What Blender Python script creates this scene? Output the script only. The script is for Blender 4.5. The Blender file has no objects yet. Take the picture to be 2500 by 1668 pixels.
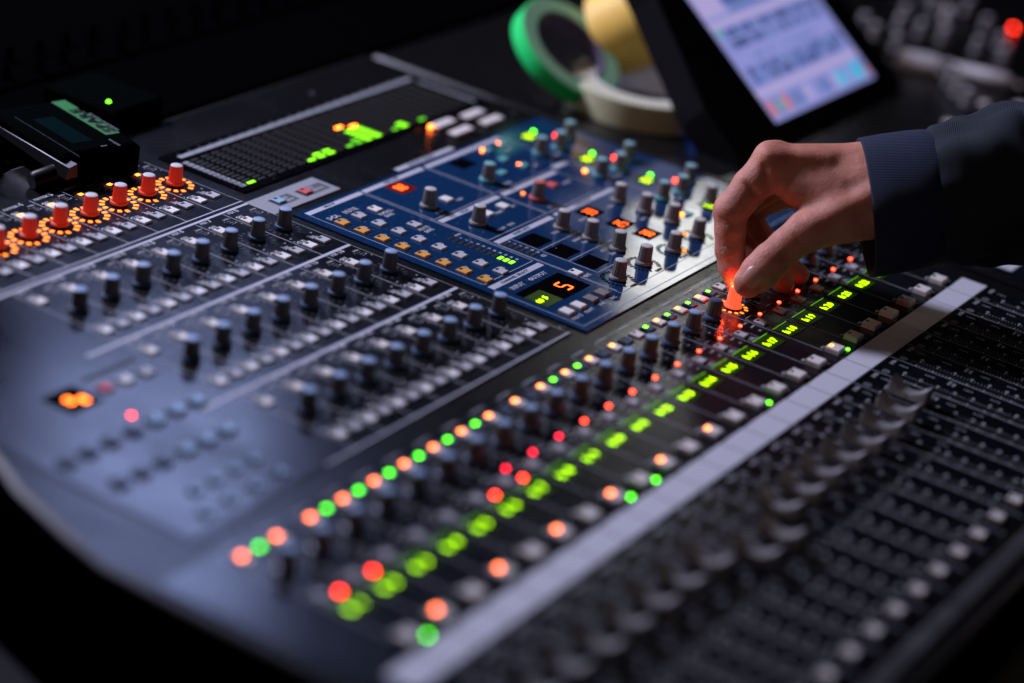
import bpy, bmesh, math, random
import numpy as np
from mathutils import Matrix, Vector
random.seed(7)
R = math.radians
MM = 0.001
sc = bpy.context.scene
col = sc.collection

# ------------------------------------------------------------------ camera
CAM = Matrix(((0.52628537, 0.27936752, -0.80310491), (-0.83627011, 0.34096829, -0.42940997), (0.15387011, 0.89760482, 0.41307333)))
cam = bpy.data.objects.new('camera', bpy.data.cameras.new('camera'))
cam.matrix_world = Matrix.Translation((-0.81455, -0.51057, 0.59702)) @ CAM.to_4x4()
cam.data.lens = 84.687
cam.data.sensor_width = 36
cam.data.clip_start = 0.05
cam.data.clip_end = 60
cam.data.dof.use_dof = True
cam.data.dof.focus_distance = 1.553
cam.data.dof.aperture_fstop = 2.15
col.objects.link(cam)
sc.camera = cam

# ------------------------------------------------------------------ room light
w = bpy.data.worlds.new('World'); sc.world = w; w.use_nodes = True
w.node_tree.nodes['Background'].inputs[0].default_value = (0.35, 0.45, 0.8, 1)
w.node_tree.nodes['Background'].inputs[1].default_value = 0.0012
sc.view_settings.view_transform = 'Standard'
sc.view_settings.look = 'None'
sc.view_settings.gamma = 1
sc.view_settings.exposure = 0

def area(name, loc, target, sx, sy, radiance, color, spread=180, roll=0):
    """rectangular lamp; radiance in W/m2/sr"""
    l = bpy.data.lights.new(name, 'AREA'); l.shape = 'RECTANGLE'; l.size = sx; l.size_y = sy
    an = math.pi / 2 - R(spread) / 2   # a narrower beam concentrates the same power, so scale it back
    norm = 2 / (2 + (2 * an - math.pi) * math.tan(an)) if spread < 179 else 1
    l.energy = radiance * sx * sy * math.pi / norm
    l.color = color; l.spread = R(spread)
    o = bpy.data.objects.new(name, l); col.objects.link(o)
    loc = Vector(loc) * MM; target = Vector(target) * MM
    q = (target - loc).to_track_quat('-Z', 'Y')
    o.matrix_world = Matrix.Translation(loc) @ q.to_matrix().to_4x4() @ Matrix.Rotation(R(roll), 4, 'Z')
    return o
# stage lamp mirrored in the blue panel
area('stage_lamp_white', (2165, 840, 700), (620, 140, 0), .14, .17, 6.5, (1, 1, .95), 30)
# broad lavender stage wash that the dark panels mirror at the left
area('stage_lamp_lavender', (1010, 870, 700), (90, 130, 0), .25, .30, 8.6, (.42, .52, 1.0), 36)
# back light that throws the knob shadows towards the operator
area('stage_lamp_key', (430, 1420, 960), (330, 60, 0), .28, .28, 150, (.74, .73, 1.0))
area('gooseneck_lamp', (1150, -350, 360), (700, -40, 0), .06, .06, 24, (1, .74, .56), 120)
# soft front left house light
area('house_lamp_left', (-900, 300, 1500), (790, 110, 80), .8, .8, 3.4, (1, .70, .56), 27)

# ------------------------------------------------------------------ materials
MATS = {}
def mat(name, color=(.5, .5, .5), rough=.5, metal=0, emit=None, strength=0, noise=None, bump=None, sss=None, spec=.5, rnoise=None, coat=0, specks=0, wear=None):
    if name in MATS: return MATS[name]
    m = bpy.data.materials.new(name); m.use_nodes = True; MATS[name] = m
    nt = m.node_tree; N = nt.nodes; L = nt.links; b = N['Principled BSDF']
    b.inputs['Base Color'].default_value = (*color, 1)
    b.inputs['Roughness'].default_value = rough
    b.inputs['Metallic'].default_value = metal
    b.inputs['Specular IOR Level'].default_value = spec
    if coat:
        b.inputs['Coat Weight'].default_value = coat; b.inputs['Coat Roughness'].default_value = .06
    if emit:
        b.inputs['Emission Color'].default_value = (*emit, 1); b.inputs['Emission Strength'].default_value = strength
    tc = N.new('ShaderNodeTexCoord')
    colsock = None
    if noise:  # (scale, amount)
        n = N.new('ShaderNodeTexNoise'); n.inputs['Scale'].default_value = noise[0]; n.inputs['Detail'].default_value = 6
        L.new(tc.outputs['Object'], n.inputs['Vector'])
        mx = N.new('ShaderNodeMix'); mx.data_type = 'RGBA'
        mx.inputs[6].default_value = (*[c * (1 - noise[1]) for c in color], 1)
        mx.inputs[7].default_value = (*[min(1, c * (1 + noise[1])) for c in color], 1)
        L.new(n.outputs['Fac'], mx.inputs[0]); colsock = mx.outputs[2]
    if specks:
        n = N.new('ShaderNodeTexNoise'); n.inputs['Scale'].default_value = 620; n.inputs['Detail'].default_value = 1
        L.new(tc.outputs['Object'], n.inputs['Vector'])
        r = N.new('ShaderNodeMapRange'); r.inputs[1].default_value = .735; r.inputs[2].default_value = .77
        r.inputs[4].default_value = specks; L.new(n.outputs['Fac'], r.inputs[0])
        mx = N.new('ShaderNodeMix'); mx.data_type = 'RGBA'; mx.inputs[6].default_value = (*color, 1)
        if colsock: L.new(colsock, mx.inputs[6])
        mx.inputs[7].default_value = (.55, .57, .6, 1); L.new(r.outputs[0], mx.inputs[0]); colsock = mx.outputs[2]
    if colsock: L.new(colsock, b.inputs['Base Color'])
    if rnoise:  # (scale, lo, hi)
        n = N.new('ShaderNodeTexNoise'); n.inputs['Scale'].default_value = rnoise[0]; n.inputs['Detail'].default_value = 8; n.inputs['Roughness'].default_value = .65
        mp = N.new('ShaderNodeMapping'); mp.inputs['Scale'].default_value = (1, .45, 1); L.new(tc.outputs['Object'], mp.inputs[0]); L.new(mp.outputs[0], n.inputs['Vector'])
        r = N.new('ShaderNodeMapRange'); r.inputs[1].default_value = .35; r.inputs[2].default_value = .7
        r.inputs[3].default_value = rnoise[1]; r.inputs[4].default_value = rnoise[2]
        L.new(n.outputs['Fac'], r.inputs[0]); L.new(r.outputs[0], b.inputs['Roughness'])
    if bump:   # (scale, distance)
        n = N.new('ShaderNodeTexNoise'); n.inputs['Scale'].default_value = bump[0]; n.inputs['Detail'].default_value = 3
        L.new(tc.outputs['Object'], n.inputs['Vector'])
        bp = N.new('ShaderNodeBump'); bp.inputs['Distance'].default_value = bump[1]; bp.inputs['Strength'].default_value = 1
        L.new(n.outputs['Fac'], bp.inputs['Height']); L.new(bp.outputs[0], b.inputs['Normal'])
    if sss:
        b.inputs['Subsurface Weight'].default_value = sss; b.inputs['Subsurface Radius'].default_value = (1, .3, .15)
        b.inputs['Subsurface Scale'].default_value = .0035
    return m

mat('chassis_paint', (.006, .006, .0065), .26, bump=(1500, .00008), rnoise=(30, .20, .29), specks=.12, spec=.35)
mat('edge_paint', (.012, .012, .013), .5, spec=.18)
mat('panel_black', (.006, .0065, .010), .24, bump=(1300, .00004), rnoise=(11, .13, .31), specks=.15, spec=.42)
mat('panel_fader', (.004, .005, .007), .26, bump=(1300, .00006), rnoise=(25, .22, .3), specks=.12, spec=.4)
mat('panel_blue', (.006, .032, .095), .10, rnoise=(18, .05, .16), specks=.35, bump=(700, .00001))
mat('gloss_black', (.003, .003, .004), .08, rnoise=(20, .05, .12), specks=.25)
mat('window_black', (.002, .002, .003), .12, spec=.0)
mat('print_white', (.8, .8, .84), .5)
mat('print_band', (.50, .51, .58), .5, noise=(60, .08))
mat('print_grey', (.30, .31, .34), .5, noise=(60, .08))
mat('print_dark', (.02, .02, .03), .5)
mat('line_grey', (.46, .47, .52), .5)
mat('line_dim', (.10, .105, .12), .5)
mat('knob_grey', (.20, .19, .185), .38, bump=(900, .00003))
mat('knob_grey_shaded', (.085, .082, .085), .38, bump=(900, .00003))  # the grey knob again, with its backlit shade put into the colour
mat('knob_cap_blue', (.30, .42, .62), .35)
mat('knob_skirt_blue', (.06, .10, .18), .3)
mat('knob_cap_grey', (.55, .54, .52), .4)
mat('knob_skirt_grey', (.25, .245, .24), .38)
mat('knob_cap_cyan', (.25, .50, .52), .4)
mat('knob_skirt_cyan', (.12, .38, .42), .4)
mat('knob_cap_red', (.65, .15, .12), .4)
mat('knob_skirt_red', (.6, .10, .10), .4)
mat('knob_lit', (.55, .05, .03), .4, emit=(1, .03, .008), strength=.16)
mat('knob_cap_white', (.62, .60, .62), .45)
mat('knob_lit_touched', (.8, .12, .08), .35, emit=(1, .075, .028), strength=1.5)
mat('knob_base_black', (.008, .008, .009), .4)
mat('key_cream', (.82, .78, .73), .42, noise=(300, .06))
mat('key_white', (.85, .84, .82), .4, noise=(300, .05))
mat('key_grey', (.50, .50, .53), .42, noise=(300, .06))
mat('key_dim', (.20, .19, .19), .45, noise=(300, .06))
mat('key_orange', (.78, .36, .06), .4, noise=(300, .06))
mat('key_cyan', (.12, .42, .45), .4)
mat('key_red', (.70, .12, .12), .4)
mat('key_lightblue', (.30, .48, .66), .4)
mat('key_navy', (.05, .07, .12), .4)
mat('slot_dark', (.015, .014, .014), .4)
mat('seg_off', (.028, .026, .022), .35)
mat('seg_green_off', (.004, .012, .008), .6, spec=0)
mat('led_orange', (.5, .1, .02), .4, emit=(1, .15, .012), strength=15)
mat('led_amber', (.5, .1, .02), .4, emit=(1, .20, .016), strength=3.2)
mat('led_red', (.5, .02, .02), .4, emit=(1, .03, .012), strength=20)
mat('led_crimson', (.5, .02, .02), .4, emit=(1, .015, .04), strength=10)
mat('led_green', (.05, .4, .02), .4, emit=(.10, 1, .01), strength=10)
mat('led_meter', (.1, .5, .02), .4, emit=(.26, 1, .004), strength=2.2)
mat('led_meter_dim', (.1, .5, .02), .4, emit=(.20, 1, .004), strength=.8)
mat('led_text', (.1, .4, .02), .4, emit=(.60, 1, .0), strength=4)
mat('led_tint', (.02, .05, .004), .25, emit=(.14, .42, .0), strength=.018)
mat('led_digit', (.5, .1, .02), .4, emit=(1, .10, .008), strength=5)
mat('red_tint', (.10, .004, .004), .2, emit=(1, .01, .01), strength=.09)
mat('led_blue', (.02, .1, .6), .4, emit=(.01, .12, 1), strength=9)
mat('tape_white', (.62, .63, .70), .55, noise=(40, .04), bump=(500, .00003))
mat('fader_top', (.40, .40, .40), .4)
mat('fader_side', (.30, .29, .28), .5)
mat('steel_edge', (.35, .36, .38), .34, metal=.9, rnoise=(40, .25, .42))
mat('plastic_black', (.003, .003, .004), .4, spec=.12)
mat('deck_matt', (.001, .001, .0012), .9, spec=0)
mat('pack_black', (.0015, .0022, .0022), .6, bump=(800, .00004), spec=0)
mat('chrome', (.05, .05, .055), .45, metal=1)
mat('tape_green', (.01, .75, .16), .5, noise=(90, .1))
mat('tape_green_face', (.42, .88, .55), .55, noise=(200, .1))
mat('label_green', (.004, .17, .025), .55, noise=(90, .15), emit=(.01, .5, .1), strength=.0)
mat('ink_black', (.004, .004, .004), .5)
mat('tape_yellow', (.98, .60, .11), .55, noise=(120, .1))
mat('tape_cream', (.46, .46, .28), .6, noise=(120, .08))
mat('tape_cream_face', (.62, .62, .46), .6, noise=(200, .1))
mat('core_paper', (.85, .84, .90), .7, noise=(60, .2))
mat('core_dark', (.10, .08, .14), .7)
mat('lcd_dark', (.002, .008, .009), .6, spec=0)
mat('rod_white', (.92, .92, .95), .3)
mat('floor_dark', (.006, .006, .008), .6, noise=(8, .4))
mat('armrest_black', (.012, .013, .016), .5, bump=(250, .0003))

def skin_mat():
    m = bpy.data.materials.new('skin'); m.use_nodes = True; nt = m.node_tree; N = nt.nodes; L = nt.links; b = N['Principled BSDF']
    tc = N.new('ShaderNodeTexCoord')
    n = N.new('ShaderNodeTexNoise'); n.inputs['Scale'].default_value = 55; n.inputs['Detail'].default_value = 7; n.inputs['Roughness'].default_value = .6
    L.new(tc.outputs['Object'], n.inputs['Vector'])
    cr = N.new('ShaderNodeValToRGB'); cr.color_ramp.elements[0].color = (.42, .145, .10, 1); cr.color_ramp.elements[0].position = .3
    cr.color_ramp.elements[1].color = (.64, .28, .19, 1); cr.color_ramp.elements[1].position = .72
    L.new(n.outputs['Fac'], cr.inputs[0]); L.new(cr.outputs[0], b.inputs['Base Color'])
    b.inputs['Roughness'].default_value = .58
    b.inputs['Subsurface Weight'].default_value = .55
    b.inputs['Subsurface Radius'].default_value = (1, .28, .12); b.inputs['Subsurface Scale'].default_value = .010
    v = N.new('ShaderNodeTexVoronoi'); v.feature = 'DISTANCE_TO_EDGE'; v.inputs['Scale'].default_value = 900
    n2 = N.new('ShaderNodeTexNoise'); n2.inputs['Scale'].default_value = 180; n2.inputs['Detail'].default_value = 5
    mp = N.new('ShaderNodeMapping'); mp.inputs['Scale'].default_value = (1, .55, 1); L.new(tc.outputs['Object'], mp.inputs[0])
    L.new(mp.outputs[0], v.inputs['Vector']); L.new(tc.outputs['Object'], n2.inputs['Vector'])
    a = N.new('ShaderNodeMath'); a.operation = 'MULTIPLY_ADD'; a.inputs[1].default_value = .9
    L.new(v.outputs['Distance'], a.inputs[0]); L.new(n2.outputs['Fac'], a.inputs[2])
    bp = N.new('ShaderNodeBump'); bp.inputs['Distance'].default_value = .00045; L.new(a.outputs[0], bp.inputs['Height']); L.new(bp.outputs[0], b.inputs['Normal'])
    MATS['skin'] = m; return m
skin_mat()
mat('nail', (.55, .27, .21), .4, sss=.4)

def cloth_mat(name, c, scale, axis, dist):
    m = bpy.data.materials.new(name); m.use_nodes = True; nt = m.node_tree; N = nt.nodes; L = nt.links; b = N['Principled BSDF']
    tc = N.new('ShaderNodeTexCoord')
    n = N.new('ShaderNodeTexNoise'); n.inputs['Scale'].default_value = 700; n.inputs['Detail'].default_value = 4
    L.new(tc.outputs['Object'], n.inputs['Vector'])
    mx = N.new('ShaderNodeMix'); mx.data_type = 'RGBA'; mx.inputs[6].default_value = (*[k * .6 for k in c], 1); mx.inputs[7].default_value = (*[k * 1.5 for k in c], 1)
    L.new(n.outputs['Fac'], mx.inputs[0]); L.new(mx.outputs[2], b.inputs['Base Color'])
    b.inputs['Roughness'].default_value = .85; b.inputs['Sheen Weight'].default_value = .12; b.inputs['Sheen Tint'].default_value = (.3, .4, .6, 1)
    wv = N.new('ShaderNodeTexWave'); wv.bands_direction = axis; wv.inputs['Scale'].default_value = scale; wv.inputs['Distortion'].default_value = .6
    L.new(tc.outputs['Object'], wv.inputs['Vector'])
    ad = N.new('ShaderNodeMath'); ad.operation = 'MULTIPLY_ADD'; ad.inputs[1].default_value = .35; L.new(n.outputs['Fac'], ad.inputs[0]); L.new(wv.outputs['Fac'], ad.inputs[2])
    bp = N.new('ShaderNodeBump'); bp.inputs['Distance'].default_value = dist; L.new(ad.outputs[0], bp.inputs['Height']); L.new(bp.outputs[0], b.inputs['Normal'])
    MATS[name] = m
cloth_mat('cuff_rib', (.004, .012, .040), 300, 'Y', .00028)
cloth_mat('sweat_cloth', (.006, .012, .020), 420, 'DIAGONAL', .0003)

# ------------------------------------------------------------------ mesh helpers (all dimensions in millimetres)
def T(x, y, z=0): return Matrix.Translation((x, y, z))
class MB:
    def __init__(s): s.v = []; s.f = []; s.m = []
    def add(s, vs, fs, mi=0, M=None):
        k = len(s.v)
        if M is not None: vs = [tuple(M @ Vector(v)) for v in vs]
        s.v += [tuple(v) for v in vs]; s.f += [tuple(i + k for i in f) for f in fs]; s.m += [mi] * len(fs); return s
    def rect(s, x0, x1, y0, y1, z=.1, mi=0):
        return s.add([(x0, y0, z), (x1, y0, z), (x1, y1, z), (x0, y1, z)], [(0, 1, 2, 3)], mi)
    def line(s, pts, wd=.4, z=.1, mi=0, closed=False):
        P = list(pts) + ([pts[0]] if closed else [])
        for (ax, ay), (bx, by) in zip(P, P[1:]):
            dx, dy = bx - ax, by - ay; l = math.hypot(dx, dy); ux, uy = dx / l * wd / 2, dy / l * wd / 2
            s.add([(ax - ux + uy, ay - uy - ux, z), (bx + ux + uy, by + uy - ux, z), (bx + ux - uy, by + uy + ux, z), (ax - ux - uy, ay - uy + ux, z)], [(0, 1, 2, 3)], mi)
        return s
    def box(s, x0, x1, y0, y1, z0, z1, mi=0, b=0, M=None, top=None):
        """box with chamfered top edges"""
        t = z1 - b
        vs = [(x0, y0, z0), (x1, y0, z0), (x1, y1, z0), (x0, y1, z0), (x0, y0, t), (x1, y0, t), (x1, y1, t), (x0, y1, t)]
        fs = [(3, 2, 1, 0), (0, 1, 5, 4), (1, 2, 6, 5), (2, 3, 7, 6), (3, 0, 4, 7)]
        if b:
            vs += [(x0 + b, y0 + b, z1), (x1 - b, y0 + b, z1), (x1 - b, y1 - b, z1), (x0 + b, y1 - b, z1)]
            fs += [(4, 5, 9, 8), (5, 6, 10, 9), (6, 7, 11, 10), (7, 4, 8, 11), (8, 9, 10, 11)]
        else: fs += [(4, 5, 6, 7)]
        return s.add(vs, fs, mi, M)
    def lathe(s, prof, n=24, mi=0, M=None, cap=True, flute=None):
        vs = []
        for r, z in prof:
            for i in range(n):
                a = 2 * math.pi * i / n
                rr = r
                if flute and flute[1] <= z <= flute[2]:
                    rr = r - flute[3] * (1 if (i % (n // flute[0])) < 2 else 0)
                vs.append((rr * math.cos(a), rr * math.sin(a), z))
        fs = []
        for j in range(len(prof) - 1):
            for i in range(n):
                i2 = (i + 1) % n
                fs.append((j * n + i, j * n + i2, (j + 1) * n + i2, (j + 1) * n + i))
        if cap:
            fs.append(tuple((len(prof) - 1) * n + i for i in range(n)))
        return s.add(vs, fs, mi, M)
    def prism(s, poly, z0, z1, mi=0, M=None):
        n = len(poly)
        vs = [(x, y, z0) for x, y in poly] + [(x, y, z1) for x, y in poly]
        fs = [tuple(range(n - 1, -1, -1)), tuple(range(n, 2 * n))] + [(i, (i + 1) % n, n + (i + 1) % n, n + i) for i in range(n)]
        return s.add(vs, fs, mi, M)
    def mesh(s, name, mats, smooth=False, angle=None):
        me = bpy.data.meshes.new(name)
        me.from_pydata([(a * MM, b * MM, c * MM) for a, b, c in s.v], [], s.f)
        for m in (mats if isinstance(mats, (list, tuple)) else [mats]): me.materials.append(MATS[m])
        me.polygons.foreach_set('material_index', s.m)
        if smooth:
            me.polygons.foreach_set('use_smooth', [True] * len(me.polygons))
            if angle: me.set_sharp_from_angle(angle=R(angle))
        me.update(); return me
    def obj(s, name, mats, parent=None, smooth=False, angle=None, loc=(0, 0, 0), rz=0, label=None):
        return put(name, s.mesh(name, mats, smooth, angle), parent, loc, rz, label)
def put(name, me, parent=None, loc=(0, 0, 0), rz=0, label=None, M=None):
    o = bpy.data.objects.new(name, me); col.objects.link(o); o.parent = parent
    if M is not None: o.matrix_local = M
    else: o.location = [c * MM for c in loc]; o.rotation_euler = (0, 0, rz)
    if label: o['label'] = label
    return o
def tag(o, label, cat=None, group=None, kind=None):
    if label: o['label'] = label
    if cat: o['category'] = cat
    if group: o['group'] = group
    if kind: o['kind'] = kind
    return o
def empty(name, label, cat, loc=(0, 0, 0), group=None):
    o = bpy.data.objects.new(name, None); col.objects.link(o); o.location = [c * MM for c in loc]
    return tag(o, label, cat, group)

_tc = {}
def text_data(s, res=1):
    if s in _tc: return _tc[s]
    cu = bpy.data.curves.new('t', 'FONT'); cu.body = s; cu.size = 1; cu.align_x = 'LEFT'; cu.resolution_u = res
    o = bpy.data.objects.new('t', cu); col.objects.link(o)
    dg = bpy.context.evaluated_depsgraph_get(); dg.update()
    me = o.evaluated_get(dg).to_mesh()
    vs = [tuple(v.co) for v in me.vertices]; fs = [tuple(p.vertices) for p in me.polygons]
    o.evaluated_get(dg).to_mesh_clear(); bpy.data.objects.remove(o); bpy.data.curves.remove(cu)
    wd = max((v[0] for v in vs), default=0)
    _tc[s] = (vs, fs, wd); return _tc[s]
def text(mb, s, x, y, h, z=.14, mi=0, rot=0, center=False, sx=1.0, bold=0, boost=True):
    """h = capital height in mm"""
    vs, fs, wd = text_data(s); k = h / .70; bold = max(bold * 2, h * .11) if boost else bold
    ox = -wd / 2 if center else 0
    M = T(x, y, z) @ Matrix.Rotation(rot, 4, 'Z') @ Matrix.Diagonal((k * sx, k, 1, 1)) @ T(ox, 0)
    mb.add(vs, fs, mi, M)
    if bold:
        for dx, dy in ((bold, 0), (0, bold), (bold, bold)): mb.add(vs, fs, mi, T(dx, dy, .004) @ M)
SEG = {'5': 'acdfg', '8': 'abcdefg', '0': 'abcdef', '3': 'abcdg', '2': 'abdeg', '6': 'acdefg', '1': 'bc'}
def seven(mb, ch, x, y, wd, h, t, z=.3, mi=0):
    S = {'a': (t, h - t, wd - t, h), 'd': (t, 0, wd - t, t), 'g': (t, h / 2 - t / 2, wd - t, h / 2 + t / 2),
         'b': (wd - t, h / 2 + t * .3, wd, h - t * .4), 'c': (wd - t, t * .4, wd, h / 2 - t * .3), 'f': (0, h / 2 + t * .3, t, h - t * .4), 'e': (0, t * .4, t, h / 2 - t * .3)}
    for k in SEG[ch]:
        a, b, c, d = S[k]; mb.rect(x + a, x + c, y + b, y + d, z, mi)

# ------------------------------------------------------------------ shared meshes of the console
def knob_body():
    m = MB(); m.lathe([(4.7, 2.6), (4.75, 3.0), (4.72, 4.5), (4.35, 12.2), (4.25, 13.1), (3.9, 13.7)], 72, flute=(12, 3.0, 13.2, .38), cap=True)
    return m
def knob_cap():
    m = MB(); n = 48; vs = []
    for r, z in ((4.05, 13.45), (3.95, 13.85), (3.3, 14.15), (1.6, 14.3), (.1, 14.32)):
        for i in range(n):
            a = 2 * math.pi * i / n
            rr = r * (1 - (.05 if i % 4 == 0 else 0)) if r > 3.5 else r
            vs.append((rr * math.cos(a), rr * math.sin(a), z))
    fs = [(j * n + i, j * n + (i + 1) % n, (j + 1) * n + (i + 1) % n, (j + 1) * n + i) for j in range(4) for i in range(n)]
    m.add(vs, fs); return m
def knob_skirt():
    m = MB(); m.lathe([(5.7, .9), (6.0, 1.2), (6.0, 2.0), (5.7, 2.7), (5.0, 3.1), (4.6, 3.1)], 48, cap=True); return m
def knob_ribbed_skirt():
    m = MB(); m.lathe([(5.8, .9), (6.0, 1.2), (6.0, 2.2), (5.8, 2.5), (4.6, 2.9)], 72, flute=(24, .9, 2.3, .25), cap=True); return m
def knob_base():
    m = MB(); m.lathe([(5.3, 0), (5.3, 1.0)], 24, cap=False); return m
BODY, CAP, SKIRT, BASE, RSK = knob_body(), knob_cap(), knob_skirt(), knob_base(), knob_ribbed_skirt()
KM = {}
def kmesh(kind, m):
    if (kind, m) not in KM:
        src = {'b': BODY, 'c': CAP, 's': SKIRT, 'k': BASE, 'r': RSK}[kind]
        KM[kind, m] = src.mesh({'b': 'knob_body', 'c': 'knob_cap', 's': 'knob_skirt', 'k': 'knob_base', 'r': 'knob_skirt'}[kind], m, True, 28)
    return KM[kind, m]
RM = {}
def ring_mesh(r, matname, n, a0, a1, sw, sl, z=.12, which=None):
    key = (r, matname, n, a0, a1, sw, sl, which)
    if key in RM: return RM[key]
    m = MB()
    for i in range(n):
        if which and i not in which: continue
        a = R(a0 + (a1 - a0) * i / (n - 1))
        M = T(r * math.cos(a), r * math.sin(a)) @ Matrix.Rotation(a, 4, 'Z')
        m.add([(-sl / 2, -sw / 2 + .3, z), (-sl / 2 + .3, -sw / 2, z), (sl / 2 - .2, -sw / 2 - .15, z), (sl / 2, -sw / 2 + .3, z), (sl / 2, sw / 2 - .3, z), (sl / 2 - .2, sw / 2 + .15, z), (-sl / 2 + .3, sw / 2, z), (-sl / 2, sw / 2 - .3, z)], [tuple(range(8))], 0, M)
    RM[key] = m.mesh('led_ring', matname); return RM[key]
def knob(P, x, y, body='knob_grey', cap='knob_cap_grey', skirt='knob_skirt_grey', ring=None, rz=0, name='rotary_knob', label=None, ribbed=False):
    k = put(name, kmesh('b', body), P, (x, y, 0), rz + random.uniform(-.25, .25), label)
    put('knob_cap', kmesh('c', cap), k); put('knob_skirt', kmesh('r' if ribbed else 's', skirt), k); put('knob_base', kmesh('k', 'knob_base_black'), k)
    if ring is not None: put('led_ring', ring, P, (x, y, 0))
    return k
BM_ = {}
def key(P, x, y, m='key_cream', w_=7.6, d=8.2, h=1.6, lit=None, name='push_button', slot=True, label=None):
    kk = (m, w_, d, h)
    if kk not in BM_:
        q = MB(); q.box(-w_ / 2 - .5, w_ / 2 + .5, -d / 2 - .5, d / 2 + .5, -.2, .18, 1); q.box(-w_ / 2, w_ / 2, -d / 2, d / 2, .15, h, 0, .45)
        BM_[kk] = q.mesh(name, [m, 'knob_base_black'])
    o = put(name, BM_[kk], P, (x, y, 0), random.uniform(-.012, .012), label)
    if slot:
        sm = lit or 'slot_dark'; sw, sd = ((3.4, 2.6) if lit else (3.2, 2.0))
        ks = ('slot', sm, h, d)
        if ks not in BM_:
            q = MB(); yc = d / 2 - .9 - sd / 2
            q.prism([(-sw / 2 - .6, yc - sd / 2), (sw / 2 - .6, yc - sd / 2), (sw / 2 - .6, yc + sd / 2), (-sw / 2 - .6, yc + sd / 2)], h - .3, h + .06)
            BM_[ks] = q.mesh('indicator', sm)
        put('indicator', BM_[ks], o)
    return o
LM = {}
def led(P, x, y, m, r=1.4, z=.5, name='indicator_lamp', label=None):
    if (m, r, z) not in LM:
        q = MB(); q.lathe([(r, 0), (r, z * .5), (r * .75, z * .9), (r * .3, z)], 16); LM[m, r, z] = q.mesh(name, m, True, 60)
    return put(name, LM[m, r, z], P, (x, y, 0), 0, label)

# ================================================================== the setting
fl = MB(); fl.box(-3000, 4500, -3000, 4500, -760, -740); o = fl.obj('floor', 'floor_dark'); tag(o, None, kind='structure')

# ================================================================== the console
con = empty('mixing_console', 'large black and grey live sound mixing console with lit keys, rows of knobs and faders', 'mixing console')
ch = MB()
outline = [(-34, -236), (-34, 52), (-32, 104), (-24, 140), (-8, 188), (10, 222), (22, 262), (26, 480), (716, 480), (716, -236)]
def inset(poly, d):
    n = len(poly); out = []
    for i in range(n):
        a, b, c = Vector(poly[i - 1]), Vector(poly[i]), Vector(poly[(i + 1) % n])
        e1 = (b - a).normalized(); e2 = (c - b).normalized(); n1 = Vector((-e1.y, e1.x)); n2 = Vector((-e2.y, e2.x))
        k = (n1 + n2); k = k / max(.3, k.dot(n1)); out.append(tuple(b + (-1) * k * d))
    return out
o2 = [(x, y) for x, y in outline]
lv = [(0, -90), (0, -9), (1.2, -5), (3.5, -2.2), (7, -1.0)]
rings = []
for dd, z in lv:
    cx, cy = 340, 120
    rings.append([(x + (dd if x < cx else -dd), y + (dd if y < cy else -dd), z) for x, y in o2])
n = len(o2); vs = [v for r in rings for v in r]
fs = [(j * n + i, j * n + (i + 1) % n, (j + 1) * n + (i + 1) % n, (j + 1) * n + i) for j in range(len(lv) - 1) for i in range(n)]
fs = [tuple(reversed(f)) for f in fs] + [tuple((len(lv) - 1) * n + i for i in range(n))]
fs = [tuple(reversed(f)) for f in fs[:-1]] + [tuple(reversed(fs[-1]))]
ch.add(vs, fs)
for i in range(3 * n): ch.m[i] = 1
for i in range(3 * n, 4 * n): ch.m[i] = 2
cho = ch.obj('housing', ['chassis_paint', 'deck_matt', 'edge_paint'], con, True, 50)
bmm = bmesh.new(); bmm.from_mesh(cho.data); bmesh.ops.recalc_face_normals(bmm, faces=bmm.faces); bmm.to_mesh(cho.data); bmm.free()
# bright lip along the front and armrest
m = MB(); m.box(-34, 716, -222, -212, -3, .4, 0, .8); m.obj('front_trim', 'steel_edge', con)
m = MB(); m.box(-60, 1500, -420, -244, -60, -22, 0, 6); m.obj('armrest', 'armrest_black', con)

def panel(name, x0, x1, y0, y1, matn, zt=0.0, label=None, b=.3):
    m = MB(); m.box(x0, x1, y0, y1, -3, zt, 0, b); return m.obj(name, matn, con, label=label)
mixp = panel('mix_panel', 20, 386.5, 92, 432, 'panel_black')
chp = panel('channel_panel', -24, 690, -64.5, 77, 'panel_black', label='dark channel strip panel along the front')
fdp = panel('fader_panel', -24, 690, -208, -65, 'panel_fader')
blp = panel('processing_panel', 396, 706, 86.5, 312.5, 'panel_blue', .25, 'glossy dark blue panel')
mtp = panel('meter_panel', 400, 700, 355, 430, 'gloss_black', .2)
smp = panel('function_panel', 386.5, 460, 319.5, 344.5, 'print_grey', .1, 'small light grey panel')

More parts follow.
